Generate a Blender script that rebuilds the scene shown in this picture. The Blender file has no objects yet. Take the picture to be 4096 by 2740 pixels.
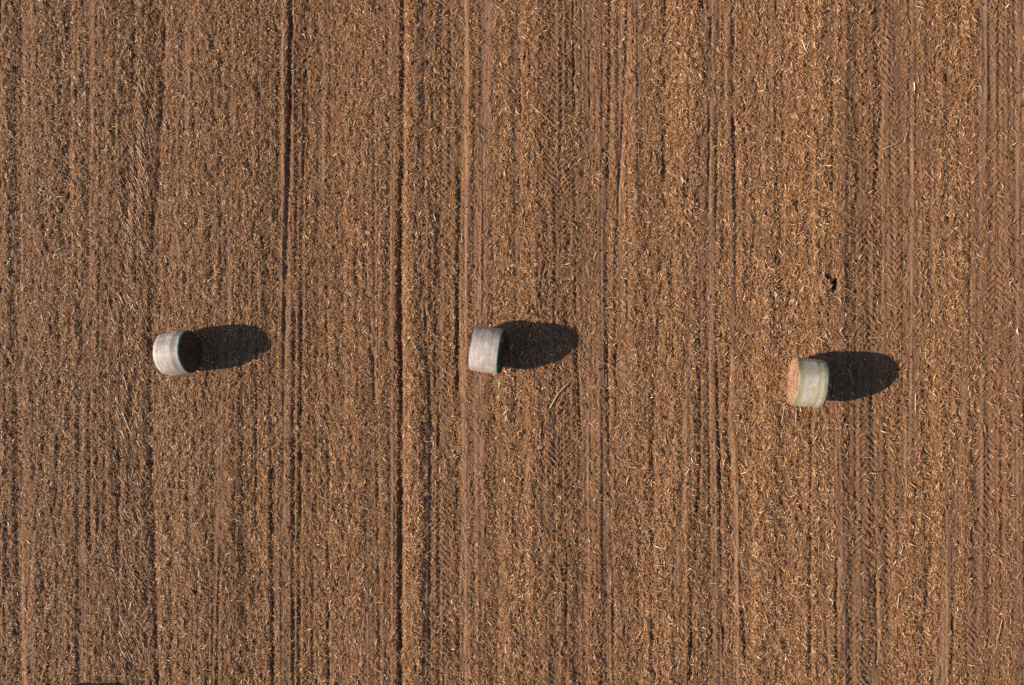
import bpy, math, random
import numpy as np

rng = np.random.default_rng(7)
random.seed(7)
sc = bpy.context.scene
COL = sc.collection
PI = math.pi

# ------------------------------------------------------------------ camera geometry
F = 3186.0                 # focal length in photo pixels (28 mm on 36 mm)
TH = math.radians(7.3)     # the camera leans a little towards the left bale
H = 32.4                   # height above the field
CX = H * math.tan(TH)
CT, ST = math.cos(TH), math.sin(TH)

def ground_to_px(X, Y, Z=0.0):
    dx, dz = X - CX, Z - H
    r = dx * CT - dz * ST
    f = -dx * ST - dz * CT
    return 2048 + F * r / f, 1370 - F * Y / f

def px_to_world(u, v, z=0.0):
    a, b = (u - 2048) / F, -(v - 1370) / F
    rx = a * CT - ST
    rz = -a * ST - CT
    t = (z - H) / rz
    return CX + t * rx, t * b

# ------------------------------------------------------------------ small helpers
def vnoise(shape_yx, cell_yx, seed, octaves=1, gain=.5):
    """tileless value noise on a regular grid: shape in cells of the grid, cell size in samples"""
    r = np.random.default_rng(seed)
    ny, nx = shape_yx
    out = np.zeros((ny, nx), np.float32)
    amp, tot = 1.0, 0.0
    cy, cx = cell_yx
    for o in range(octaves):
        gy, gx = int(ny / cy) + 3, int(nx / cx) + 3
        g = r.uniform(-1, 1, (gy, gx)).astype(np.float32)
        py = np.arange(ny) / cy + r.uniform(0, 1)
        px = np.arange(nx) / cx + r.uniform(0, 1)
        iy, ix = np.minimum(py.astype(int), gy - 2), np.minimum(px.astype(int), gx - 2)
        fy, fx = (py - iy).astype(np.float32), (px - ix).astype(np.float32)
        fy, fx = fy * fy * (3 - 2 * fy), fx * fx * (3 - 2 * fx)
        rows = g[iy] * (1 - fy)[:, None] + g[iy + 1] * fy[:, None]
        out += amp * (rows[:, ix] * (1 - fx) + rows[:, ix + 1] * fx)
        tot += amp
        amp *= gain
        cy, cx = max(cy / 2, 1), max(cx / 2, 1)
    return out / tot

def mesh_from(name, verts, loops, starts, smooth=False):
    me = bpy.data.meshes.new(name)
    me.vertices.add(len(verts))
    me.vertices.foreach_set('co', np.asarray(verts, np.float32).ravel())
    me.loops.add(len(loops))
    me.loops.foreach_set('vertex_index', np.asarray(loops, np.int32))
    me.polygons.add(len(starts))
    me.polygons.foreach_set('loop_start', np.asarray(starts, np.int32))
    if smooth:
        me.polygons.foreach_set('use_smooth', np.ones(len(starts), bool))
    me.update(calc_edges=True)
    return me

def quads_mesh(name, verts, quads, smooth=False):
    quads = np.asarray(quads, np.int32)
    return mesh_from(name, verts, quads.ravel(), np.arange(len(quads)) * 4, smooth)

def add_attr(me, name, typ, data):
    a = me.attributes.new(name, typ, 'POINT')
    if typ == 'FLOAT_COLOR':
        d = np.ones((len(data), 4), np.float32); d[:, :3] = data
        a.data.foreach_set('color', d.ravel())
    else:
        a.data.foreach_set('value', np.asarray(data, np.float32))

def link(name, me, mat, parent=None):
    o = bpy.data.objects.new(name, me)
    COL.objects.link(o)
    if mat: me.materials.append(mat)
    if parent: o.parent = parent
    return o

# ------------------------------------------------------------------ materials
class N:
    def __init__(s, name):
        s.m = bpy.data.materials.new(name); s.m.use_nodes = True
        s.t = s.m.node_tree; s.t.nodes.clear()
        s.out = s.t.nodes.new('ShaderNodeOutputMaterial')
        s.b = s.t.nodes.new('ShaderNodeBsdfPrincipled')
        s.l(s.b.outputs[0], s.out.inputs[0])
    def n(s, typ, **kw):
        x = s.t.nodes.new('ShaderNode' + typ)
        for k, v in kw.items():
            if k.startswith('_'): setattr(x, k[1:], v)
            else: x.inputs[k.replace('__', ' ')].default_value = v
        return x
    def l(s, a, b): s.t.links.new(a, b)
    def noise(s, vec, scale, detail=4, rough=.6):
        x = s.n('TexNoise', Scale=scale, Detail=detail, Roughness=rough)
        if vec: s.l(vec, x.inputs['Vector'])
        return x.outputs['Fac']
    def mapping(s, vec, scale=(1, 1, 1)):
        x = s.n('Mapping'); x.inputs['Scale'].default_value = scale
        s.l(vec, x.inputs['Vector']); return x.outputs[0]
    def ramp(s, fac, stops):
        x = s.n('ValToRGB'); e = x.color_ramp.elements
        while len(e) < len(stops): e.new(.5)
        for q, (p, c) in zip(e, stops): q.position = p; q.color = (*c, 1)
        s.l(fac, x.inputs[0]); return x.outputs[0]
    def mix(s, fac, a, b, mode='MIX'):
        x = s.n('Mix', _data_type='RGBA', _blend_type=mode)
        if isinstance(fac, (int, float)): x.inputs[0].default_value = fac
        else: s.l(fac, x.inputs[0])
        for v, i in ((a, 6), (b, 7)):
            if isinstance(v, tuple): x.inputs[i].default_value = (*v, 1)
            else: s.l(v, x.inputs[i])
        return x.outputs[2]
    def math(s, op, a, b=None, c=None, clamp=False):
        x = s.n('Math', _operation=op, _use_clamp=clamp)
        for v, i in ((a, 0), (b, 1), (c, 2)):
            if v is None: continue
            if isinstance(v, (int, float)): x.inputs[i].default_value = v
            else: s.l(v, x.inputs[i])
        return x.outputs[0]
    def bump(s, h, strength, dist):
        x = s.n('Bump', Strength=strength, Distance=dist)
        s.l(h, x.inputs['Height']); s.l(x.outputs[0], s.b.inputs['Normal'])

def soil_material():
    k = N('dry_field_soil')
    pos = k.n('NewGeometry').outputs['Position']
    bare = k.n('Attribute', _attribute_name='bare').outputs['Fac']
    big = k.noise(pos, .35, 3)
    mid = k.noise(pos, 5, 5, .65)
    fine = k.noise(pos, 38, 4, .7)
    streak = k.noise(k.mapping(pos, (9, .5, 1)), 1, 4, .6)
    crumb = k.ramp(mid, [(.3, SOIL_D), (.5, SOIL_M), (.7, SOIL_L)])
    pack = k.ramp(streak, [(.36, PACK_D), (.64, PACK_L)])
    c = k.mix(bare, crumb, pack)
    c = k.mix(k.math('MULTIPLY', fine, .55), c, k.ramp(fine, [(.35, SOIL_D), (.65, STRAWDUST)]), 'MIX')
    t = k.ramp(big, [(.3, (.9, .9, .92)), (.7, (1.1, 1.08, 1.04))])
    c = k.mix(1.0, c, t, 'MULTIPLY')
    k.l(c, k.b.inputs['Base Color'])
    k.b.inputs['Roughness'].default_value = .95
    k.b.inputs['Specular IOR Level'].default_value = .15
    hgt = k.math('ADD', k.math('MULTIPLY', k.noise(pos, 14, 4, .7), 1.0), k.math('MULTIPLY', fine, .4))
    k.bump(hgt, .8, .05)
    return k.m

def litter_material(name, rough=.6, spec=.35):
    k = N(name)
    tint = k.n('Attribute', _attribute_name='tint').outputs['Color']
    pos = k.n('NewGeometry').outputs['Position']
    f = k.noise(pos, 22, 3)
    c = k.mix(1.0, tint, k.ramp(f, [(.3, (.78, .74, .70)), (.7, (1.15, 1.12, 1.08))]), 'MULTIPLY')
    k.l(c, k.b.inputs['Base Color'])
    k.b.inputs['Roughness'].default_value = rough
    k.b.inputs['Specular IOR Level'].default_value = spec
    return k.m

# soil colours (linear)
SOIL_D = (.11, .054, .028); SOIL_M = (.19, .100, .054); SOIL_L = (.285, .156, .086)
PACK_D = (.17, .094, .058); PACK_L = (.36, .215, .142)
STRAWDUST = (.50, .28, .145)

# ------------------------------------------------------------------ the field: bands read along the rows
AV = np.array([-400, 340, 1030, 1710, 2400, 3200], float)      # anchor rows (photo pixels)
def track(c, v):
    c = list(c); c = [c[0] + (c[0] - c[1]) * .5] + c + [c[3] + (c[3] - c[2]) * .5]
    return np.interp(v, AV, c)
def lev(d, v):
    if not isinstance(d, (tuple, list)): return d
    d = list(d); return np.interp(v, AV, [d[0]] + d + [d[3]])

# centre at four rows, half width, strength (one or four numbers)
SMOOTH = [
 ((105,108,105,103), 34, (.5,.5,.3,.8)), ((362,355,328,328), 24, .9), ((735,700,690,690), 28, (.8,.2,0,0)),
 ((920,909,890,862), 24, (.4,1,.9,.9)), ((1135,1133,1130,1126), 14, 1), ((1185,1172,1160,1150), 18, .7),
 ((1290,1262,1240,1232), 18, (.8,.5,.1,.1)), ((1520,1492,1482,1475), 42, (.7,.5,.6,.85)), ((1583,1566,1568,1572), 14, .8),
 ((1686,1679,1714,1705), 14, (1,.5,.8,.9)), ((1780,1760,1770,1750), 50, .35), ((1867,1863,1858,1867), 15, 1),
 ((1942,1930,1908,1895), 36, (1,1,1,.4)), ((2060,2055,2040,2000), 18, (.8,.7,.4,.3)), ((2225,2220,2200,2180), 30, .4),
 ((2330,2332,2350,2340), 26, (.8,.7,1,.6)), ((2400,2405,2400,2432), 24, .9), ((2474,2478,2485,2470), 20, (1,1,.9,.2)),
 ((2552,2560,2560,2560), 26, (1,0,0,0)), ((2756,2756,2745,2703), 20, (.5,.8,.9,.8)), ((2828,2808,2790,2735), 16, (1,.8,.5,.5)),
 ((2860,2843,2855,2874), 20, (.6,.9,1,1)), ((2917,2932,2935,2955), 15, (1,.8,.9,.9)), ((3085,3080,3072,3060), 22, (.7,.6,.2,.1)),
 ((3385,3378,3336,3375), 18, (.4,.9,.8,1)), ((3560,3530,3500,3450), 55, .35), ((3655,3648,3640,3520), 20, (.7,1,.8,.6)),
 ((3715,3727,3650,3560), 16, (.5,.9,.5,.3)), ((3930,3895,3845,3782), 28, (1,.8,.5,1)), ((4000,3990,3950,3900), 40, .45),
 ((4068,4060,4058,4075), 22, .9), ((3290,3285,3285,3300), 14, (0,0,0,.8)),
]
# centre, half width, depth in metres
GROOVE = [
 ((5,8,20,18), 8, .05), ((200,188,180,110), 6, (.01,.03,.02,.04)), ((387,371,358,352), 7, .05), ((404,402,384,402), 7, (0,.05,.04,.03)),
 ((530,500,476,472), 8, (.05,.05,.05,.09)), ((646,603,592,620), 10, (.09,.06,.06,.12)), ((771,770,770,770), 6, (.05,0,0,0)),
 ((290,250,227,215), 8, (.06,.03,.05,0)), ((955,925,905,878), 6, (0,.03,.03,.08)), ((1035,1033,1024,1018), 6, (.03,.05,.05,.04)),
 ((1158,1141,1133,1128), 9, (.18,.15,.06,.02)), ((1199,1182,1173,1172), 7, (.05,.04,.08,.07)), ((1217,1204,1199,1194), 8, (.09,.09,.10,.10)),
 ((1081,1081,1081,1089), 7, (0,.01,.09,.11)), ((1312,1312,1312,1313), 7, (0,0,.05,.09)), ((1462,1460,1509,1515), 7, (.06,.03,.05,.08)),
 ((1609,1600,1603,1601), 11, (.19,.20,.20,.16)), ((1696,1696,1721,1720), 6, (.05,.02,.05,.06)), ((1850,1828,1828,1832), 8, (.02,.08,.07,.11)),
 ((2079,2073,2064,2050), 6, (.05,.05,.02,.02)), ((2292,2296,2322,2330), 6, (.07,.06,.08,.01)), ((2354,2360,2380,2395), 4, (.04,.02,0,.04)),
 ((2437,2426,2433,2452), 7, (.05,.09,.10,.10)), ((2498,2460,2462,2462), 6, (.07,.05,.05,.02)), ((2262,2262,2262,2265), 6, (0,0,.01,.07)),
 ((2795,2797,2804,2768), 6, (.03,.05,.05,.06)), ((2840,2826,2834,2846), 6, (.06,.05,.05,.05)), ((2872,2860,2873,2893), 7, (.03,.08,.09,.08)),
 ((2936,2940,2908,2970), 7, (.07,.06,.04,.06)), ((3325,3328,3236,3238), 7, (.07,.05,.05,.05)), ((3343,3343,3350,3344), 6, (0,0,.02,.07)),
 ((3535,3474,3490,3509), 7, (.05,.06,.04,.06)), ((3640,3638,3634,3620), 6, (.05,.05,.02,.01)), ((3837,3830,3790,3700), 9, (.08,.04,.05,.05)),
 ((3985,3955,3870,3815), 6, (0,.02,.02,.06)), ((4090,4085,4100,4100), 6, (.06,.06,.02,.02)), ((2660,2655,2607,2610), 12, (.04,.06,.09,.07)),
 ((3562,3562,3560,3500), 6, (.03,.04,.03,.02)), ((1345,1330,1330,1330), 6, (.03,.02,.02,.02)), ((1750,1745,1740,1735), 6, (.02,.03,.03,.03)),
]
# ridges of spoil beside the grooves
RIDGE = [((1867,1863,1858,1867), 15, .05), ((1135,1131,1125,1120), 12, .04), ((2917,2932,2935,2957), 14, .05),
         ((3378,3370,3362,3370), 14, .04), ((1575,1570,1572,1576), 12, .03), ((1640,1640,1645,1645), 30, .05),
         ((670,655,655,655), 22, .05), ((3775,3770,3765,3760), 20, .02)]
# straw rich bands: centre, half width, weight
STRAW = [((240,240,250,240), 100, .5), ((560,570,530,530), 70, .35), ((680,672,668,660), 26, .7), ((840,820,800,760), 90, .5),
 ((1070,1060,1080,1070), 55, .4), ((1385,1380,1370,1370), 85, .75), ((1645,1640,1645,1650), 38, .85), ((2015,1995,2000,2010), 60, .3),
 ((2135,2125,2110,2080), 48, .6), ((2670,2620,2620,2570), 105, 1.0), ((3020,3010,3010,3030), 85, .6), ((3230,3230,3190,3180), 130, .55),
 ((3815,3795,3750,3657), 85, .75), ((2455,2447,2450,2462), 9, .6), ((3640,3622,3600,3560), 30, .15), ((2775,2770,2765,2735), 14, .3)]
# tyre lug prints: centre, half width, lug pitch in metres, height, chevron slant
LUGS = [((1251,1164,1163,1160), 12, .17, .028, 0), ((1765,1760,1765,1760), 55, .26, .022, 1.0), ((2405,2405,2402,2430), 22, .13, .010, .5),
 ((2450,2446,2312,2300), 9, .16, .03, 0), ((2230,2240,2235,2230), 70, .24, .022, -1.0), ((3515,3457,3470,3440), 48, .27, .034, 1.0),
 ((3585,3583,3580,3560), 28, .27, .028, -1.0), ((3990,3985,3960,3880), 38, .25, .024, 1.0), ((2990,2985,2985,2990), 25, .26, .012, 1.0),
 ((3618,3615,3600,3590), 9, .16, .025, 0), ((2770,2790,2800,2768), 9, .17, .03, 0), ((2850,2850,2850,2848), 8, .17, .025, 0),
 ((1225,1225,1225,1225), 10, .15, .018, 0), ((355,358,352,355), 8, .15, .03, 0)]

# core grid
X0, X1, Y0, Y1 = -23.5, 25.0, -17.0, 17.0
DX, DY = .027, .034
xs = np.arange(X0, X1, DX); ys = np.arange(Y0, Y1, DY)
NXg, NYg = len(xs), len(ys)
XX, YY = np.meshgrid(xs.astype(np.float32), ys.astype(np.float32))
U, V = ground_to_px(XX, YY)
U += 3.5 * vnoise((NYg, NXg), (90, 400), 11, 2) + 1.5 * vnoise((NYg, NXg), (14, 60), 12, 1)
V = V.astype(np.float32)

def bump1(c, w, p=2):
    d = np.abs((U - track(c, V)) / w)
    return np.exp(-np.minimum(d, 6) ** p)

bare = np.zeros_like(U); straw = np.zeros_like(U); hgt = np.zeros_like(U)
patch = .6 * vnoise((NYg, NXg), (60, 18), 21, 2) + .75 * vnoise((NYg, NXg), (13, 9), 25, 2)
for c, w, s in SMOOTH:
    bare = np.maximum(bare, bump1(c, w * .84, 4) * lev(s, V) * .92)
base_straw = np.interp(U, [0, 900, 1300, 2000, 2400, 3300, 3450, 4096], [.62, .58, .55, .42, .40, .45, .22, .26])
straw += base_straw
for c, w, s in STRAW:
    straw += bump1(c, w, 3) * s * .8
straw *= (1 - .80 * bare)
straw *= np.clip(1 + 1.0 * patch, .15, 2.2)
straw *= np.clip(1 + .55 * vnoise((NYg, NXg), (260, 9), 23, 2) + .35 * vnoise((NYg, NXg), (420, 3.2), 24, 1), .2, 2)
# straw heaped around the old bale and round the hole in the field
hx, hv = 3290, 1140
heap = np.exp(-(((U - hx) / 55) ** 2 + ((V - hv) / 75) ** 2))
foot = np.exp(-(((U - 3150) / 40) ** 2 + ((V - 1520) / 110) ** 2))
straw += .8 * heap + .9 * foot
spill = sum(np.exp(-(((U - a_) / 70) ** 4 + ((V - b_) / 95) ** 4)) for a_, b_ in ((700, 1410), (1950, 1400), (3240, 1530)))
straw += .55 * spill
straw = np.clip(straw, .03, 1.6)
bare = np.clip(bare * (1 + .35 * vnoise((NYg, NXg), (30, 10), 22, 2)) - .3 * foot, 0, 1)
rough = np.clip(.34 + .55 * straw, 0, 1.1) * (1 - .82 * bare)

dn = np.clip(1 + .9 * vnoise((NYg, NXg), (22, 300), 31, 2), .15, 1.9)
dn2 = np.clip(1 + .8 * vnoise((NYg, NXg), (60, 200), 32, 2), .2, 1.8)
for i, (c, w, d) in enumerate(GROOVE):
    g = bump1(c, w * 1.0, 2.4) * lev(d, V) * (.78 if np.max(d) > .12 else .62)
    strong = np.max(d) > .12
    hgt -= g * (np.clip(dn, .55, 1.3) if strong else .85 * dn * dn2 * dn2)
    straw -= g * 1.6
straw = np.clip(straw, .02, 1.6)
for c, w, d in RIDGE: hgt += bump1(c, w) * d
strw_cut = np.ones_like(U)
for c, w, pitch, a, sl in LUGS:
    cen = track(c, V)
    off = (U - cen) / 99.0
    m = bump1(c, w, 5)
    ph = (YY + sl * (np.abs(off) if abs(sl) > .9 else off) ) / pitch
    lug = np.clip(np.sin(2 * PI * ph + 1.9 * vnoise((NYg, NXg), (22, 22), int(c[0]), 2)) * 1.3, -1, 1)
    strw_cut *= 1 - .3 * m
    hgt += m * a * .62 * lug * np.clip(.75 + .9 * vnoise((NYg, NXg), (50, 40), int(c[0]) + 1, 2), 0, 1.4)
straw = np.clip(straw * strw_cut, .02, 1.6)
# gentle swells: slope of the ground across the rows (centre, half width, slope)
SWELL = [((30,30,35,30), 40, -.09), ((120,120,115,110), 38, .06), ((220,215,200,190), 40, -.04), ((560,560,535,530), 70, -.07), ((680,674,670,664), 30, .13),
 ((980,985,990,990), 45, -.07), ((800,800,790,770), 60, .04), ((1185,1180,1172,1170), 38, -.10), ((1135,1131,1125,1120), 14, .12), ((1385,1385,1375,1370), 85, .06),
 ((1645,1640,1645,1650), 36, .12), ((1530,1520,1520,1520), 50, -.05), ((1765,1760,1755,1750), 66, -.09), ((1867,1863,1858,1867), 18, .14), ((2030,2000,1990,2000), 60, .06),
 ((2135,2125,2110,2080), 40, .05), ((2235,2240,2250,2250), 66, -.08), ((2340,2345,2350,2350), 40, -.04), ((2670,2620,2620,2570), 110, .06), ((2800,2800,2800,2790), 40, -.06),
 ((2885,2880,2890,2900), 25, -.07), ((3020,3010,3010,3040), 80, .05), ((3230,3230,3190,3180), 80, .03), ((3480,3460,3450,3440), 90, -.05), ((3815,3795,3750,3657), 70, .05), ((3990,3990,3960,3900), 50, -.04)]
slope = np.zeros_like(U)
for c, w, sgn in SWELL: slope += bump1(c, w, 3) * sgn
sw = np.cumsum(slope, 1) * DX
k_ = int(5.0 / DX)
cs = np.cumsum(np.pad(sw, ((0, 0), (k_, k_)), mode='edge'), 1)
sw -= (cs[:, 2 * k_ - 1:-1] - cs[:, :-2 * k_])[:, :NXg] / (2 * k_)
hgt += sw * 1.4
# striae pressed by the machines, lumps, crumbs and gaps
hgt += .019 * vnoise((NYg, NXg), (220, 4.4), 41, 1)
hgt += .010 * vnoise((NYg, NXg), (300, 2.6), 50, 1)
hgt += .022 * vnoise((NYg, NXg), (420, 8), 48, 2)
hgt += .026 * vnoise((NYg, NXg), (900, 19), 49, 1)
hgt += .008 * vnoise((NYg, NXg), (160, 2.2), 42, 1) * (.4 + bare)
hgt += .030 * rough * vnoise((NYg, NXg), (15, 11), 43, 1)
hgt += .034 * rough * vnoise((NYg, NXg), (7, 4.6), 44, 1)
hgt += (.014 * rough + .005) * vnoise((NYg, NXg), (2.6, 2.4), 45, 1)
hgt += (.006 * rough + .003) * np.random.default_rng(46).uniform(-1, 1, U.shape)
gap = vnoise((NYg, NXg), (12, 3.6), 47, 2)
hgt -= .10 * np.clip(gap - .40, 0, .3) / .3 * np.clip(straw * 1.1, 0, 1)
hgt += .012 * np.clip(patch, -1, 1) * rough
hgt += .10 * heap
hgt -= .16 * np.exp(-(((U + 14 * patch - 3308) / 12) ** 2 + ((V - 1108) / 14) ** 2))
hgt -= .5 * np.exp(-(((U + 9 * patch - 3333) / 13) ** 4 + ((V + 12 * patch - 1138) / 27) ** 4))
hgt += .03 * foot
hgt = hgt.astype(np.float32)

def sample(A, x, y):
    fx = np.clip((x - X0) / DX, 0, NXg - 1.001); fy = np.clip((y - Y0) / DY, 0, NYg - 1.001)
    ix, iy = fx.astype(int), fy.astype(int); tx, ty = fx - ix, fy - iy
    return (A[iy, ix] * (1 - tx) * (1 - ty) + A[iy, ix + 1] * tx * (1 - ty) + A[iy + 1, ix] * (1 - tx) * ty + A[iy + 1, ix + 1] * tx * ty)

def build_ground():
    padx = np.array([3, 8, 20, 50, 120, 300, 800, 2500.])
    gx = np.concatenate([X0 - padx[::-1], xs, xs[-1] + padx])
    gy = np.concatenate([Y0 - padx[::-1], ys, ys[-1] + padx])
    n = len(padx)
    Z = np.zeros((len(gy), len(gx)), np.float32); B = np.full_like(Z, .3)
    Z[n:-n, n:-n] = hgt; B[n:-n, n:-n] = bare
    GX, GY = np.meshgrid(gx, gy)
    verts = np.stack([GX, GY, Z], -1).reshape(-1, 3)
    w = len(gx)
    i = (np.arange(len(gy) - 1)[:, None] * w + np.arange(w - 1)[None, :]).ravel()
    q = np.stack([i, i + 1, i + w + 1, i + w], 1)
    me = quads_mesh('ground', verts, q, True)
    add_attr(me, 'bare', 'FLOAT', B.ravel())
    o = link('ground', me, soil_material())
    o['kind'] = 'structure'
    o['label'] = 'brown harvested field soil pressed into long vertical tyre tracks and furrows'
build_ground()

# ------------------------------------------------------------------ bales: what is known of them
# (u of the ridge's left and right end, v of its middle, diameter, yaw in degrees)
def bale_place(u0, u1, v, D, yaw):
    xa, _ = px_to_world(u0, v, D); xb, _ = px_to_world(u1, v, D)
    _, y = px_to_world((u0 + u1) / 2, v, D * .55)
    return (xa + xb) / 2, y, (xb - xa) / math.cos(math.radians(yaw)), D, yaw
BALES = [bale_place(605, 713, 1412, 1.80, 4.5), bale_place(1876, 1993, 1400, 1.80, -7.4),
         bale_place(3194, 3319, 1531, 1.78, -5.8), bale_place(90, 200, 2868, 1.80, 2.0)]

def clear_of_bales(x, y):
    ok = np.ones(len(x), bool)
    for (bx, by, L, D, yaw) in BALES:
        c, s = math.cos(math.radians(yaw)), math.sin(math.radians(yaw))
        lx = (x - bx) * c + (y - by) * s; ly = -(x - bx) * s + (y - by) * c
        ok &= ~((np.abs(lx) < L * .5 - .02) & (np.abs(ly) < .42))
    return ok

# ------------------------------------------------------------------ litter
def scatter(n, weight, seed, power=1.0):
    r = np.random.default_rng(seed)
    xo, yo = [], []
    got = 0
    mx = float(weight.max())
    while got < n:
        x = r.uniform(X0 + .5, X1 - .5, n); y = r.uniform(Y0 + .5, Y1 - .5, n)
        w = sample(weight, x, y) / mx
        k = (r.uniform(0, 1, n) < w ** power) & clear_of_bales(x, y)
        xo.append(x[k]); yo.append(y[k]); got += int(k.sum())
    return np.concatenate(xo)[:n], np.concatenate(yo)[:n], r

tone = (1 + .20 * vnoise((NYg, NXg), (300, 7), 61, 2) + .16 * vnoise((NYg, NXg), (500, 26), 62, 1)).astype(np.float32)
def palette(r, n, cols, probs, jitter=.15, xy=None):
    cols = np.array(cols); idx = r.choice(len(cols), n, p=np.array(probs) / sum(probs))
    c = cols[idx] * np.exp(r.normal(0, jitter, (n, 1)))
    if xy is not None:
        c = c * sample(tone, *xy)[:, None]
        g = np.interp(xy[0], [-23, -17, -8], [.16, .12, 0])[:, None]   # older, greyer straw on the left of the field
        c = c * (1 - g) + g * c.mean(1, keepdims=True) * np.array([1.12, .99, .90])
    return np.clip(c * (1 + r.normal(0, .03, (n, 3))), .01, .87)

GOLD = [(.47, .262, .128), (.38, .205, .098), (.60, .362, .20), (.27, .142, .070), (.74, .50, .32), (.43, .235, .10), (.80, .64, .50)]

def rot_frames(yaw, pitch, roll):
    cy, sy, cp, sp, cr, sr = np.cos(yaw), np.sin(yaw), np.cos(pitch), np.sin(pitch), np.cos(roll), np.sin(roll)
    ax = np.stack([cy * cp, sy * cp, sp], -1)
    ay0 = np.stack([-sy, cy, np.zeros_like(cy)], -1)
    az0 = np.cross(ax, ay0)
    ay = ay0 * cr[:, None] + az0 * sr[:, None]
    az = np.cross(ax, ay)
    return ax, ay, az

def strips(name, x, y, z, L, W, yaw, pitch, roll, bend, tint, mat, taper, sect=3):
    n = len(x)
    ax, ay, az = rot_frames(yaw, pitch, roll)
    c = np.stack([x, y, z], -1)
    t = np.linspace(-.5, .5, sect)
    V_ = np.zeros((n, sect, 2, 3), np.float32)
    for i, ti in enumerate(t):
        w = W * (1 - taper * (abs(ti) * 2) ** 2) * .5
        p = c + ax * (L * ti)[:, None] + az * (bend * L * (1 - 4 * ti * ti))[:, None] + ay * (bend * L * .6 * (4 * ti * ti - .5))[:, None]
        V_[:, i, 0] = p - ay * w[:, None] - az * (w * .25)[:, None]
        V_[:, i, 1] = p + ay * w[:, None] - az * (w * .25)[:, None]
    base = (np.arange(n) * sect * 2)[:, None]
    q = np.concatenate([np.stack([base[:, 0] + 2 * i, base[:, 0] + 2 * i + 2, base[:, 0] + 2 * i + 3, base[:, 0] + 2 * i + 1], 1) for i in range(sect - 1)])
    me = quads_mesh(name, V_.reshape(-1, 3), q)
    add_attr(me, 'tint', 'FLOAT_COLOR', np.repeat(tint, sect * 2, 0))
    return me

M_STRAW = litter_material('dry_straw', .65, .22)
M_HUSK = litter_material('dry_husk', .6, .25)
M_STALK = litter_material('dry_stalk', .55, .3)

def stuff(o, label, cat):
    o['kind'] = 'stuff'; o['label'] = label; o['category'] = cat

# fine chopped straw
n = 420000
x, y, r = scatter(n, straw, 101, 1.15)
L = r.gamma(5, .022, n) + .03; W = r.uniform(.008, .019, n)
yaw = r.normal(PI / 2, .95, n) + r.choice([0, PI], n)
pitch = r.normal(0, .28, n); roll = r.normal(0, .6, n)
z = sample(hgt, x, y) + .006 + np.abs(r.normal(0, .016, n)) + np.abs(np.sin(pitch)) * L * .35
tint = palette(r, n, GOLD, [5, 5, 3, 4.5, 1.0, 2, .25], xy=(x, y))
stuff(link('chopped_straw', strips('chopped_straw', x, y, z, L, W, yaw, pitch, roll, r.normal(0, .06, n), tint, M_STRAW, .3), M_STRAW),
      'fine chopped golden brown straw strewn over the whole field', 'straw')

# husk and leaf chips
n = 235000
x, y, r = scatter(n, straw, 102, 1.25)
L = r.gamma(2.6, .030, n) + .055; W = np.clip(L * r.uniform(.08, .24, n), .010, .042)
yaw = r.normal(PI / 2, .8, n) + r.choice([0, PI], n)
pitch = r.normal(0, .30, n); roll = r.normal(0, .45, n)
z = sample(hgt, x, y) + .012 + np.abs(r.normal(0, .012, n)) + np.abs(np.sin(pitch)) * L * .4 + np.abs(np.sin(roll)) * W * .4
tint = palette(r, n, GOLD, [5, 5, 3.6, 3.6, 1.9, 2, .6], xy=(x, y))
stuff(link('husk_chips', strips('husk_chips', x, y, z, L, W, yaw, pitch, roll, r.normal(0, .10, n), tint, M_HUSK, .65), M_HUSK),
      'pale curled husk and leaf chips lying among the straw bands', 'husks')

# broken stalks: three sided, closed rods
def rods(name, x, y, z, L, R, yaw, pitch, bend, tint, sides=4, sect=4):
    n = len(x)
    ax, ay, az = rot_frames(yaw, pitch, np.zeros(n))
    c = np.stack([x, y, z], -1)
    V_ = np.zeros((n, sect, sides, 3), np.float32)
    for i, ti in enumerate(np.linspace(-.5, .5, sect)):
        p = c + ax * (L * ti)[:, None] + ay * (bend * L * (1 - 4 * ti * ti))[:, None] + az * (-abs(bend) * L * .3 * (1 - 4 * ti * ti))[:, None] * 0
        rr = R * (1 - .3 * (ti + .5))
        for j in range(sides):
            a = 2 * PI * (j + .5) / sides
            V_[:, i, j] = p + (ay * math.cos(a) + az * math.sin(a)) * rr[:, None]
    b = np.arange(n) * sect * sides
    q = []
    for i in range(sect - 1):
        for j in range(sides):
            j2 = (j + 1) % sides
            q.append(np.stack([b + i * sides + j, b + i * sides + j2, b + (i + 1) * sides + j2, b + (i + 1) * sides + j], 1))
    q.append(np.stack([b + 3, b + 2, b + 1, b], 1)); e = b + (sect - 1) * sides
    q.append(np.stack([e, e + 1, e + 2, e + 3], 1))
    me = quads_mesh(name, V_.reshape(-1, 3), np.concatenate(q))
    add_attr(me, 'tint', 'FLOAT_COLOR', np.repeat(tint, sect * sides, 0))
    return me

n = 30000
x, y, r = scatter(n, straw, 103, .8)
L = r.gamma(4, .045, n) + .1; R = r.uniform(.006, .012, n)
yaw = r.normal(PI / 2, .75, n)
pitch = r.normal(0, .13, n)
z = sample(hgt, x, y) + .03 + np.abs(np.sin(pitch)) * L * .45
tint = palette(r, n, GOLD, [4, 4, 3, 2, 1.5, 3, .6])
stuff(link('broken_stalks', rods('broken_stalks', x, y, z, L, R, yaw, pitch, r.normal(0, .05, n), tint), M_STALK),
      'short broken corn stalk pieces scattered among the chopped straw', 'stalks')

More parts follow.
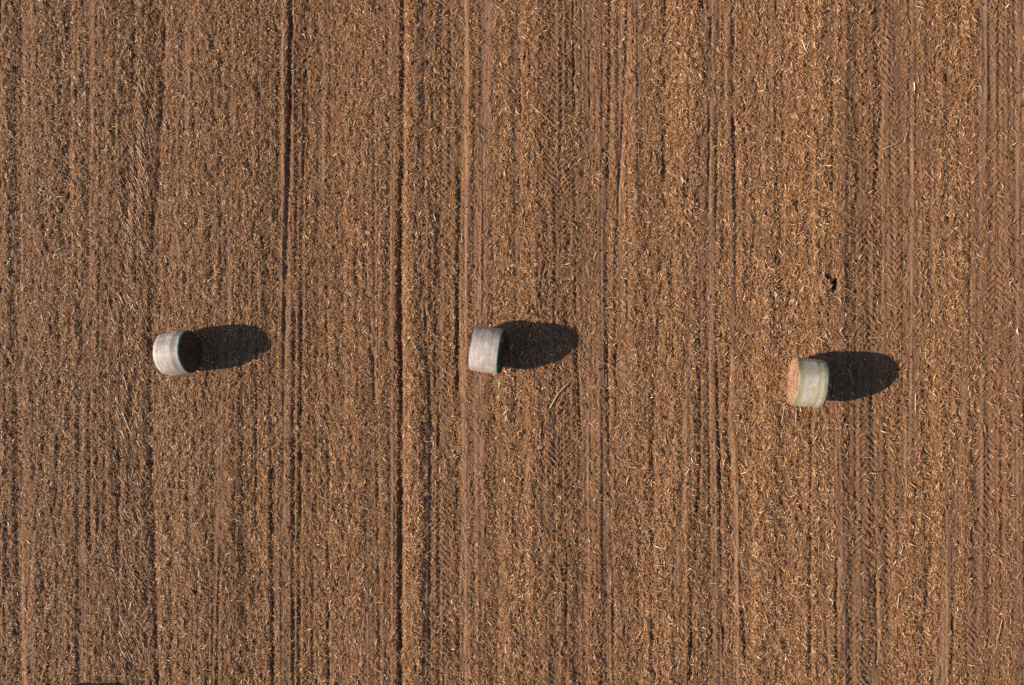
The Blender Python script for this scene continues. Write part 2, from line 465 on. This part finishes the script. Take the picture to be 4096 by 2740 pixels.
# slanting stalks pressed over in the furrow left of the first bale
n = 800
r = np.random.default_rng(104)
v_ = r.uniform(300, 2740, n); u_ = np.interp(v_, [300, 1000, 1700, 2740], [560, 525, 520, 520]) + r.normal(0, 30, n)
x, y = px_to_world(u_, v_)
L = r.uniform(.2, .75, n); R = r.uniform(.010, .020, n)
yaw = np.radians(r.normal(-66, 9, n)); pitch = r.normal(0, .1, n)
k = clear_of_bales(x, y); x, y, L, R, yaw, pitch = x[k], y[k], L[k], R[k], yaw[k], pitch[k]; n = len(x)
z = sample(hgt, x, y) + .035
stuff(link('slanting_stalks', rods('slanting_stalks', x, y, z, L, R, yaw, pitch, r.normal(0, .04, n), palette(r, n, GOLD, [3, 2, 3, 1, 3, 2, 3])), M_STALK),
      'slanting pressed over stalks along the furrow near the left bale', 'stalks')

# clods
def clods(n, seed):
    x, y, r = scatter(n, np.clip(rough, .05, 2).astype(np.float32), seed, 1.0)
    b = np.array([(1, 0, 0), (0, 1, 0), (-1, 0, 0), (0, -1, 0), (0, 0, 1), (0, 0, -1)], float)
    f = [(0, 1, 4), (1, 2, 4), (2, 3, 4), (3, 0, 4), (1, 0, 5), (2, 1, 5), (3, 2, 5), (0, 3, 5)]
    s = r.gamma(4, .006, n) + .008
    V_ = b[None] * s[:, None, None] * r.uniform(.6, 1.4, (n, 6, 1)) + r.normal(0, .18, (n, 6, 3)) * s[:, None, None]
    a = r.uniform(0, 2 * PI, n); ca, sa = np.cos(a)[:, None], np.sin(a)[:, None]
    V2 = np.stack([V_[..., 0] * ca - V_[..., 1] * sa, V_[..., 0] * sa + V_[..., 1] * ca, V_[..., 2] * .75], -1)
    V2 += np.stack([x, y, sample(hgt, x, y) + s * .35], -1)[:, None]
    fi = (np.array(f)[None] + (np.arange(n) * 6)[:, None, None]).reshape(-1)
    me = mesh_from('soil_clods', V2.reshape(-1, 3), fi, np.arange(n * 8) * 3)
    t = palette(r, n, [SOIL_M, SOIL_L, PACK_L, SOIL_D], [4, 4, 2, 1])
    add_attr(me, 'tint', 'FLOAT_COLOR', np.repeat(t, 6, 0))
    return me
M_CLOD = litter_material('soil_crumb', .95, .1)
stuff(link('soil_clods', clods(45000, 105), M_CLOD), 'small brown soil crumbs and clods on the rough strips', 'clods')

# ------------------------------------------------------------------ round bales
def wrap_material(name, base, dirt, streak_col, streak_amt, stripe=()):
    k = N(name)
    co = k.n('TexCoord').outputs['Object']
    sx = k.n('SeparateXYZ'); k.l(co, sx.inputs[0])
    ang = k.math('ARCTAN2', sx.outputs[1], k.math('SUBTRACT', sx.outputs[2], .88))
    cv = k.n('CombineXYZ'); k.l(sx.outputs[0], cv.inputs[0]); k.l(ang, cv.inputs[1])
    threads = k.noise(k.mapping(cv.outputs[0], (75, 1.2, 1)), 1, 3, .7)
    bands = k.noise(k.mapping(cv.outputs[0], (6.5, .35, 1)), 1, 3, .6)
    blot = k.noise(co, 3.1, 5, .65)
    mott = k.noise(co, 24, 4, .7)
    c = k.mix(k.math('MULTIPLY', threads, .55), base, dirt)
    c = k.mix(k.ramp(blot, [(.43, (0, 0, 0)), (.66, (.8, .8, .8))]), c, dirt)
    c = k.mix(k.math('MULTIPLY', k.ramp(bands, [(.46, (0, 0, 0)), (.60, (1, 1, 1))]), streak_amt), c, streak_col)
    for (p, w, col, amt) in stripe:            # streaks with a place of their own across the width
        d = k.math('ABSOLUTE', k.math('SUBTRACT', sx.outputs[0], p))
        f = k.math('MULTIPLY', k.math('SUBTRACT', 1.0, k.math('DIVIDE', d, w), clamp=True), k.math('MULTIPLY', mott, amt * 1.8), clamp=True)
        c = k.mix(f, c, col)
    c = k.mix(1.0, c, k.ramp(mott, [(.3, (.80, .79, .78)), (.7, (1.12, 1.12, 1.12))]), 'MULTIPLY')
    k.l(c, k.b.inputs['Base Color'])
    k.b.inputs['Roughness'].default_value = .42
    k.b.inputs['Specular IOR Level'].default_value = .5
    k.bump(k.math('ADD', threads, k.math('MULTIPLY', mott, .9)), .8, .02)
    return k.m

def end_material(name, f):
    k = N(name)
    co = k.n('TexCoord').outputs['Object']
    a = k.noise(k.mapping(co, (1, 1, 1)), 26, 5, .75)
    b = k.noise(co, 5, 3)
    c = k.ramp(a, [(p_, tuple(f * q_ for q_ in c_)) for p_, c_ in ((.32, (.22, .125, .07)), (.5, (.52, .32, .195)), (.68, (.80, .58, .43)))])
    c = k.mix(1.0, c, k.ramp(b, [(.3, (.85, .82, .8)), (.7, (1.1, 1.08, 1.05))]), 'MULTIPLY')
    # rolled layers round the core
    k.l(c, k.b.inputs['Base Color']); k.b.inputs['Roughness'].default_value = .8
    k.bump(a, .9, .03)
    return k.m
M_END = end_material('pressed_straw', 1.0); M_END_SHADE = end_material('pressed_straw_shade', .20)  # second is the same straw, darkened: shade of the end faces painted in

def edge_material():
    k = N('teal_net_edge')
    co = k.n('TexCoord').outputs['Object']
    f = k.noise(co, 30, 3)
    k.l(k.ramp(f, [(.3, (.01, .20, .17)), (.7, (.04, .42, .36))]), k.b.inputs['Base Color'])
    k.b.inputs['Roughness'].default_value = .5
    return k.m
M_EDGE = edge_material()

def pnoise3(p, seed, scale):
    r = np.random.default_rng(seed); s = np.zeros(p.shape[:-1])
    for i in range(7):
        k = r.normal(0, 1, 3); k *= scale * r.uniform(.5, 1.8) / np.linalg.norm(k)
        s += np.sin(p @ k + r.uniform(0, 6.28)) / (1 + i * .25)
    return s / 4

def make_bale(idx, spec, wrap_mat, label, shoulder=(.13, .13), bulge=.02, teal=True):
    bx, by, L, D, yaw = spec
    R = D / 2
    root = bpy.data.objects.new('round_bale', None); COL.objects.link(root)
    gz = sample(hgt, bx + rng.uniform(-.5, .5, 200), by + rng.uniform(-.2, .2, 200)).mean()
    root.location = (bx, by, float(gz)); root.rotation_euler = (0, 0, math.radians(yaw))
    root['label'] = label; root['category'] = 'straw bale'; root['group'] = 'round bales in a row across the field'
    nt = 220
    th = np.linspace(0, 2 * PI, nt, endpoint=False)
    lump = 1 + .013 * np.sin(2 * th + idx) + .009 * np.sin(3 * th + idx * 2) + .005 * np.sin(7 * th + 2 * idx)
    def shape(xp, rad):
        """ring positions -> points, with sag, flattened foot and dents"""
        xp = np.asarray(xp)[:, None] * np.ones(nt); rad = np.asarray(rad)[:, None] * lump
        yy = rad * np.sin(th) * 1.012; zz = R * .985 + rad * np.cos(th) * .992
        zz = np.where(zz < .05, .05 - (.05 - zz) * .25, zz) - .045
        p = np.stack([xp, yy, zz], -1)
        d = pnoise3(p, 50 + idx, 4.5) * .022 + pnoise3(p, 70 + idx, 13.0) * .009 + pnoise3(p, 90 + idx, 34.0) * .003
        c = np.array([0, 0, R]); nrm = p - c; nrm[..., 0] = 0; nrm /= np.maximum(np.linalg.norm(nrm, axis=-1, keepdims=True), .05)
        return p + nrm * d[..., None]
    # wrap: across the barrel and over both shoulders
    xs_, rs_ = [], []
    sl, sr_ = shoulder
    for a in np.linspace(0, PI / 2, 9):       # left shoulder, from the face outwards
        xs_.append(-L / 2 + sl * (1 - math.sin(a)) - .0); rs_.append(R - sl * .75 * (1 - math.sin(PI / 2 - (PI / 2 - a))) )
    xs_, rs_ = [], []
    A = np.linspace(0, PI / 2, 9)
    for a in A: xs_.append(-L / 2 + sl * (1 - math.cos(a))); rs_.append(R - sl * .8 * (1 - math.sin(a)))
    mid = np.linspace(-L / 2 + sl, L / 2 - sr_, 34)[1:-1]
    for m in mid:
        xs_.append(m); rs_.append(R + bulge * (1 - (2 * m / L) ** 2))
    for a in A[::-1]: xs_.append(L / 2 - sr_ * (1 - math.cos(a))); rs_.append(R - sr_ * .8 * (1 - math.sin(a)))
    P = shape(xs_, rs_); m = len(xs_)
    ii, jj = np.meshgrid(np.arange(m - 1), np.arange(nt), indexing='ij'); j2 = (jj + 1) % nt
    q = np.stack([ii * nt + jj, ii * nt + j2, (ii + 1) * nt + j2, (ii + 1) * nt + jj], -1).reshape(-1, 4)
    o = link('net_wrap', quads_mesh('net_wrap', P.reshape(-1, 3), q, True), wrap_mat, root)
    # end faces: rings from the rim to the middle, rolled relief, wisps
    for side, sh in ((-1, sl), (1, sr_)):
        rr = np.concatenate([[R - sh * .8 + .004], np.linspace(R - sh * .8 - .015, .02, 34)])
        r2 = np.random.default_rng(900 + idx * 3 + side)
        xf = side * (L / 2 - .012 + (.035 if idx != 3 else .0) * (1 - (rr / R) ** 2) + .010 * np.sin(rr * 60)); xf[0] = side * (L / 2 - .03)
        Pf = shape(xf, rr)
        Pf[1:, :, 0] += r2.normal(0, .010, Pf[1:, :, 0].shape)
        mf = len(rr)
        ii, jj = np.meshgrid(np.arange(mf - 1), np.arange(nt), indexing='ij'); j2 = (jj + 1) % nt
        q = np.stack([ii * nt + jj, ii * nt + j2, (ii + 1) * nt + j2, (ii + 1) * nt + jj], -1).reshape(-1, 4)
        if side < 0: q = q[:, ::-1]
        vv = Pf.reshape(-1, 3); cen = vv[-nt:].mean(0)
        # wisps
        nw = 2600
        a_ = r2.uniform(0, 2 * PI, nw); rad = R * np.sqrt(r2.uniform(0, 1, nw)) * .985; rad[:700] = (R - sh * .8) * r2.uniform(.97, 1.03, 700)
        px_ = side * (L / 2 - .01 + .03 * (1 - (rad / R) ** 2)); py_ = rad * np.sin(a_); pz_ = R * .985 - .045 + rad * np.cos(a_) * .99
        k = pz_ > .05; a_, px_, py_, pz_ = a_[k], px_[k], py_[k], pz_[k]; nw = len(a_)
        tang = np.stack([np.zeros(nw), np.cos(a_), -np.sin(a_)], -1)
        d = tang * r2.choice([-1, 1], nw)[:, None] + np.stack([side * np.abs(r2.normal(.35, .4, nw)), r2.normal(0, .4, nw), r2.normal(0, .4, nw)], -1)
        d /= np.linalg.norm(d, axis=1)[:, None]
        ln = r2.uniform(.04, .15, nw)[:, None]; wd = r2.uniform(.003, .007, nw)[:, None]
        s_ = np.cross(d, r2.normal(0, 1, (nw, 3))); s_ /= np.linalg.norm(s_, axis=1)[:, None]
        p0 = np.stack([px_, py_, pz_], -1)
        W4 = np.stack([p0 - s_ * wd, p0 + s_ * wd, p0 + d * ln + s_ * wd * .5, p0 + d * ln - s_ * wd * .5], 1).reshape(-1, 3)
        qw = np.arange(nw * 4).reshape(-1, 4) + len(vv) + 1
        fan = np.stack([np.full(nt, len(vv)), (mf - 1) * nt + np.arange(nt), (mf - 1) * nt + (np.arange(nt) + 1) % nt], 1)
        allv = np.concatenate([vv, cen[None], W4])
        loops = np.concatenate([q.ravel(), qw.ravel(), fan.ravel()])
        starts = np.concatenate([np.arange(len(q) + len(qw)) * 4, (len(q) + len(qw)) * 4 + np.arange(nt) * 3])
        link('end_face', mesh_from('end_face', allv, loops, starts, False), M_END if idx == 3 and side < 0 else M_END_SHADE, root)
        if teal and side > 0:
            a1, a2 = (.25, PI / 2)
            ex, er = [], []
            for a in np.linspace(a1, a2, 9):
                ex.append(side * (L / 2 - sh * (1 - math.cos(a)) + .004)); er.append(R - sh * .8 * (1 - math.sin(a)) + .005)
            Pe = shape(ex, er); me_ = len(ex)
            ii, jj = np.meshgrid(np.arange(me_ - 1), np.arange(nt), indexing='ij'); j2 = (jj + 1) % nt
            q = np.stack([ii * nt + jj, ii * nt + j2, (ii + 1) * nt + j2, (ii + 1) * nt + jj], -1).reshape(-1, 4)
            link('wrap_edge', quads_mesh('wrap_edge', Pe.reshape(-1, 3), q, True), M_EDGE, root)
    return root

W_CLEAN = wrap_material('pale_net_wrap', (.76, .71, .66), (.46, .37, .32), (.34, .29, .27), .5, [(.33, .17, (.20, .17, .16), .9)])
W_MID = wrap_material('grey_net_wrap', (.72, .65, .60), (.38, .31, .27), (.36, .31, .28), .55)
W_GREEN = wrap_material('weathered_green_net_wrap', (.68, .64, .56), (.40, .34, .24), (.38, .36, .19), .45,
                        [(-.46, .20, (.24, .25, .10), .9), (.20, .06, (.26, .26, .12), .7), (.40, .06, (.24, .26, .12), .7)])
make_bale(1, BALES[0], W_CLEAN, 'leftmost round bale in clean pale net wrap with heavily rounded shoulders', (.16, .05), .02)
make_bale(2, BALES[1], W_MID, 'middle round bale in pale grey net wrap turned slightly askew with square ends', (.05, .05), .012)
make_bale(3, BALES[2], W_GREEN, 'rightmost round bale with green stained net wrap and its orange straw end in the sun', (.03, .13), .01, teal=False)
make_bale(4, BALES[3], W_MID, 'round bale just below the bottom left edge whose shadow tip shows', (.06, .06), .012)

# ------------------------------------------------------------------ single stalks that stand out
def stalk(pts, rad, col, label, name='corn_stalk', cat='corn stalk'):
    w = []
    for (u, v) in pts:
        X, Y = px_to_world(u, v, .03); w.append((X, Y))
    w = np.array(w)
    # resample with a slight irregular bend
    seg = 6
    path = []
    for a, b in zip(w[:-1], w[1:]):
        for i in range(seg): path.append(a + (b - a) * i / seg)
    path.append(w[-1]); path = np.array(path)
    r = np.random.default_rng(int(pts[0][0] * 7 + pts[0][1]))
    d = path[-1] - path[0]; ln = np.linalg.norm(d); nrm = np.array([-d[1], d[0]]) / ln
    tt = np.linspace(0, 1, len(path))
    path = path + nrm * (np.sin(tt * PI) * ln * np.clip(r.normal(0, .015), -.025, .025))[:, None] + nrm * r.normal(0, .004, len(path))[:, None]
    zz = sample(hgt, path[:, 0], path[:, 1])
    z = np.maximum(np.polyval(np.polyfit(tt, zz, 1), tt), np.convolve(zz, np.ones(3) / 3, 'same')) + .035 + .05 * tt * r.uniform(0, 1)
    org = np.array([path[:, 0].mean(), path[:, 1].mean(), float(z.min()) - .03])
    P = np.column_stack([path, z]) - org
    S = 7; vs = []
    for i, p in enumerate(P):
        t = P[min(i + 1, len(P) - 1)] - P[max(i - 1, 0)]; t /= np.linalg.norm(t)
        a = np.cross(t, (0, 0, 1)); a /= np.linalg.norm(a); b = np.cross(a, t)
        node = 1.25 if i % 6 == 3 else 1.0
        rr = rad * (1 - .35 * i / len(P)) * node
        for j in range(S): vs.append(p + (a * math.cos(2 * PI * j / S) + b * math.sin(2 * PI * j / S)) * rr)
    m = len(P)
    loops, starts = [], []
    for i in range(m - 1):
        for j in range(S):
            starts.append(len(loops)); loops += [i * S + j, i * S + (j + 1) % S, (i + 1) * S + (j + 1) % S, (i + 1) * S + j]
    starts.append(len(loops)); loops += list(range(S))[::-1]
    starts.append(len(loops)); loops += [(m - 1) * S + j for j in range(S)]
    me = mesh_from(name, np.array(vs), loops, starts, False)
    add_attr(me, 'tint', 'FLOAT_COLOR', np.tile(np.array(col), (len(vs), 1)) * np.random.default_rng(3).uniform(.9, 1.1, (len(vs), 1)))
    o = link(name, me, M_STALK); o.location = org
    o['label'] = label; o['category'] = cat; o['group'] = 'large broken stalks lying on the field'
PALE, TAN, WHT = (.60, .44, .28), (.45, .28, .14), (.78, .70, .60)
STALKS = [
 ([(2122,419),(2168,455),(2212,499)], .022, TAN, 'long tan stalk slanting down to the small orange cob above the middle bale'),
 ([(2110,485),(2135,540),(2160,600)], .018, TAN, 'tan stalk just left of and below the orange cob'),
 ([(3205,162),(3227,212)], .022, WHT, 'white stalk near the top edge, above the dark hole in the straw'),
 ([(3658,328),(3658,362)], .026, WHT, 'short upright white stalk on bare soil in the upper right'),
 ([(3535,596),(3592,572)], .020, PALE, 'pale stalk lying nearly level left of the upper right straw band'),
 ([(3967,675),(4033,662)], .020, TAN, 'level tan stalk by the right edge, about a quarter down the field'),
 ([(415,1135),(430,1200),(452,1270),(480,1353)], .016, PALE, 'very long thin stalk running down towards the left bale'),
 ([(491,1497),(502,1525),(511,1558)], .020, WHT, 'white slanting stalk in the furrow just below left of the left bale'),
 ([(491,1645),(503,1690),(518,1733)], .022, WHT, 'thick white stalk slanting in the furrow well below the left bale'),
 ([(531,1645),(540,1670),(548,1698)], .020, PALE, 'pale stalk beside the thick white one in the furrow below the left bale'),
 ([(651,1631),(700,1631),(743,1637)], .016, TAN, 'thin level tan stalk straight below the left bale'),
 ([(371,1761),(428,1785)], .018, TAN, 'tan stalk lying nearly level left of the slanting furrow stalks'),
 ([(489,2221),(520,2280),(568,2343)], .022, PALE, 'long pale slanting stalk in the furrow near the bottom left'),
 ([(1736,860),(1743,886)], .024, WHT, 'short white stalk upper left of the middle bale'),
 ([(1771,995),(1800,1030),(1832,1061)], .016, TAN, 'thin tan stalk slanting down above left of the middle bale'),
 ([(2201,1632),(2235,1575),(2275,1532)], .026, PALE, 'thick pale stalk slanting up just below the middle bale shadow'),
 ([(2164,1711),(2162,1759)], .020, PALE, 'upright pale stalk below the middle bale shadow'),
 ([(2472,1831),(2520,1855)], .022, TAN, 'tan stalk pointing at the straw band right of the middle tyre track'),
 ([(2963,1850),(3009,1907)], .018, TAN, 'dull tan stalk slanting down left of the right bale, below it'),
 ([(2688,1650),(2705,1570),(2734,1422)], .015, TAN, 'long thin stalk running up the densest straw band between the two right bales'),
 ([(2358,1266),(2360,1288),(2362,1292),(2384,1290)], .014, PALE, 'small elbow shaped twig right of the middle bale shadow'),
 ([(3665,1573),(3664,1615),(3663,1653)], .020, PALE, 'upright pale stalk right of the right bale shadow'),
 ([(3137,1615),(3134,1650),(3125,1691)], .020, PALE, 'bent pale stalk just below the left foot of the right bale'),
 ([(3183,1620),(3181,1690)], .018, PALE, 'upright pale stalk directly below the right bale'),
 ([(3598,2378),(3590,2435)], .022, PALE, 'pale stalk in the lower right straw band, the nearest to the slanting smooth track'),
 ([(3614,2173),(3612,2195),(3603,2217)], .022, WHT, 'kinked white stalk at the top of the lower right straw band'),
 ([(4010,2475),(3997,2520),(3985,2565)], .020, TAN, 'tan stalk near the bottom right corner of the field'),
 ([(1168,2199),(1203,2175)], .014, TAN, 'thin golden stalk crossing the lower left tyre track, upper of the two'),
 ([(1129,2356),(1160,2335),(1186,2313)], .014, TAN, 'thin golden stalk crossing the lower left tyre track, lower of the two'),
 ([(2546,2557),(2568,2522)], .022, PALE, 'short pale stalk near the bottom of the dense straw band'),
 ([(3372,1152),(3400,1166),(3420,1180)], .020, TAN, 'tan stalk reaching right from the dark hole in the straw'),
]
for s in STALKS: stalk(*s)

# the orange cob
def cob():
    X, Y = px_to_world(2202, 520, .03)
    vs, S, m = [], 12, 14
    for i in range(m):
        t = i / (m - 1); rr = .038 * math.sin(PI * min(.98, max(.03, t * .9 + .06))) ** .6
        for j in range(S):
            a = 2 * PI * j / S; k = 1 + .08 * ((i + j) % 2)
            vs.append((rr * k * math.cos(a), (t - .5) * .17, .035 + rr * k * math.sin(a)))
    loops, starts = [], []
    for i in range(m - 1):
        for j in range(S):
            starts.append(len(loops)); loops += [i * S + j, (i + 1) * S + j, (i + 1) * S + (j + 1) % S, i * S + (j + 1) % S]
    starts.append(len(loops)); loops += list(range(S))
    starts.append(len(loops)); loops += [(m - 1) * S + j for j in range(S)][::-1]
    me = mesh_from('corn_cob', np.array(vs), loops, starts)
    add_attr(me, 'tint', 'FLOAT_COLOR', np.tile(np.array((.75, .30, .03)), (len(vs), 1)))
    o = link('corn_cob', me, M_HUSK); o.location = (X, Y, float(sample(hgt, np.array([X]), np.array([Y]))[0])); o.rotation_euler = (0, 0, .6)
    o['label'] = 'small bright orange corn cob at the lower end of the long tan stalk'; o['category'] = 'corn cob'
cob()

# ------------------------------------------------------------------ light
EL, AZ = 29.4, 9.3        # sun height; shadows run to the right and this many degrees up the picture
d = np.array([math.cos(math.radians(EL)) * math.cos(math.radians(AZ)), math.cos(math.radians(EL)) * math.sin(math.radians(AZ)), -math.sin(math.radians(EL))])
from mathutils import Vector
sun = bpy.data.lights.new('sun', 'SUN'); sun.energy = 4.8; sun.angle = math.radians(.5); sun.color = (1.0, .85, .69)
so = bpy.data.objects.new('sun', sun); COL.objects.link(so)
so.rotation_euler = Vector(d).to_track_quat('-Z', 'Y').to_euler(); so.location = (-30, -5, 30)
w = bpy.data.worlds.new('World'); sc.world = w; w.use_nodes = True
nt_ = w.node_tree; bg = nt_.nodes['Background']
sky = nt_.nodes.new('ShaderNodeTexSky'); sky.sky_type = 'NISHITA'; sky.sun_disc = False
sky.sun_elevation = math.radians(EL)
sky.sun_rotation = math.atan2(-d[0], -d[1])
sky.dust_density = 1.0
nt_.links.new(sky.outputs[0], bg.inputs[0]); bg.inputs[1].default_value = .068

# ------------------------------------------------------------------ camera
cam = bpy.data.cameras.new('camera'); co = bpy.data.objects.new('camera', cam); COL.objects.link(co)
cam.sensor_width = 36; cam.lens = 36 * F / 4096; cam.clip_end = 6000; cam.clip_start = .5
co.location = (CX, 0, H); co.rotation_euler = (0, TH, 0)
sc.camera = co
sc.view_settings.view_transform = 'Standard'; sc.view_settings.look = 'None'
sc.view_settings.exposure = 0.44; sc.view_settings.gamma = 1.0
sc.cycles.use_denoising = False
sc.cycles.max_bounces = 4; sc.cycles.diffuse_bounces = 2
sc.cycles.use_adaptive_sampling = False
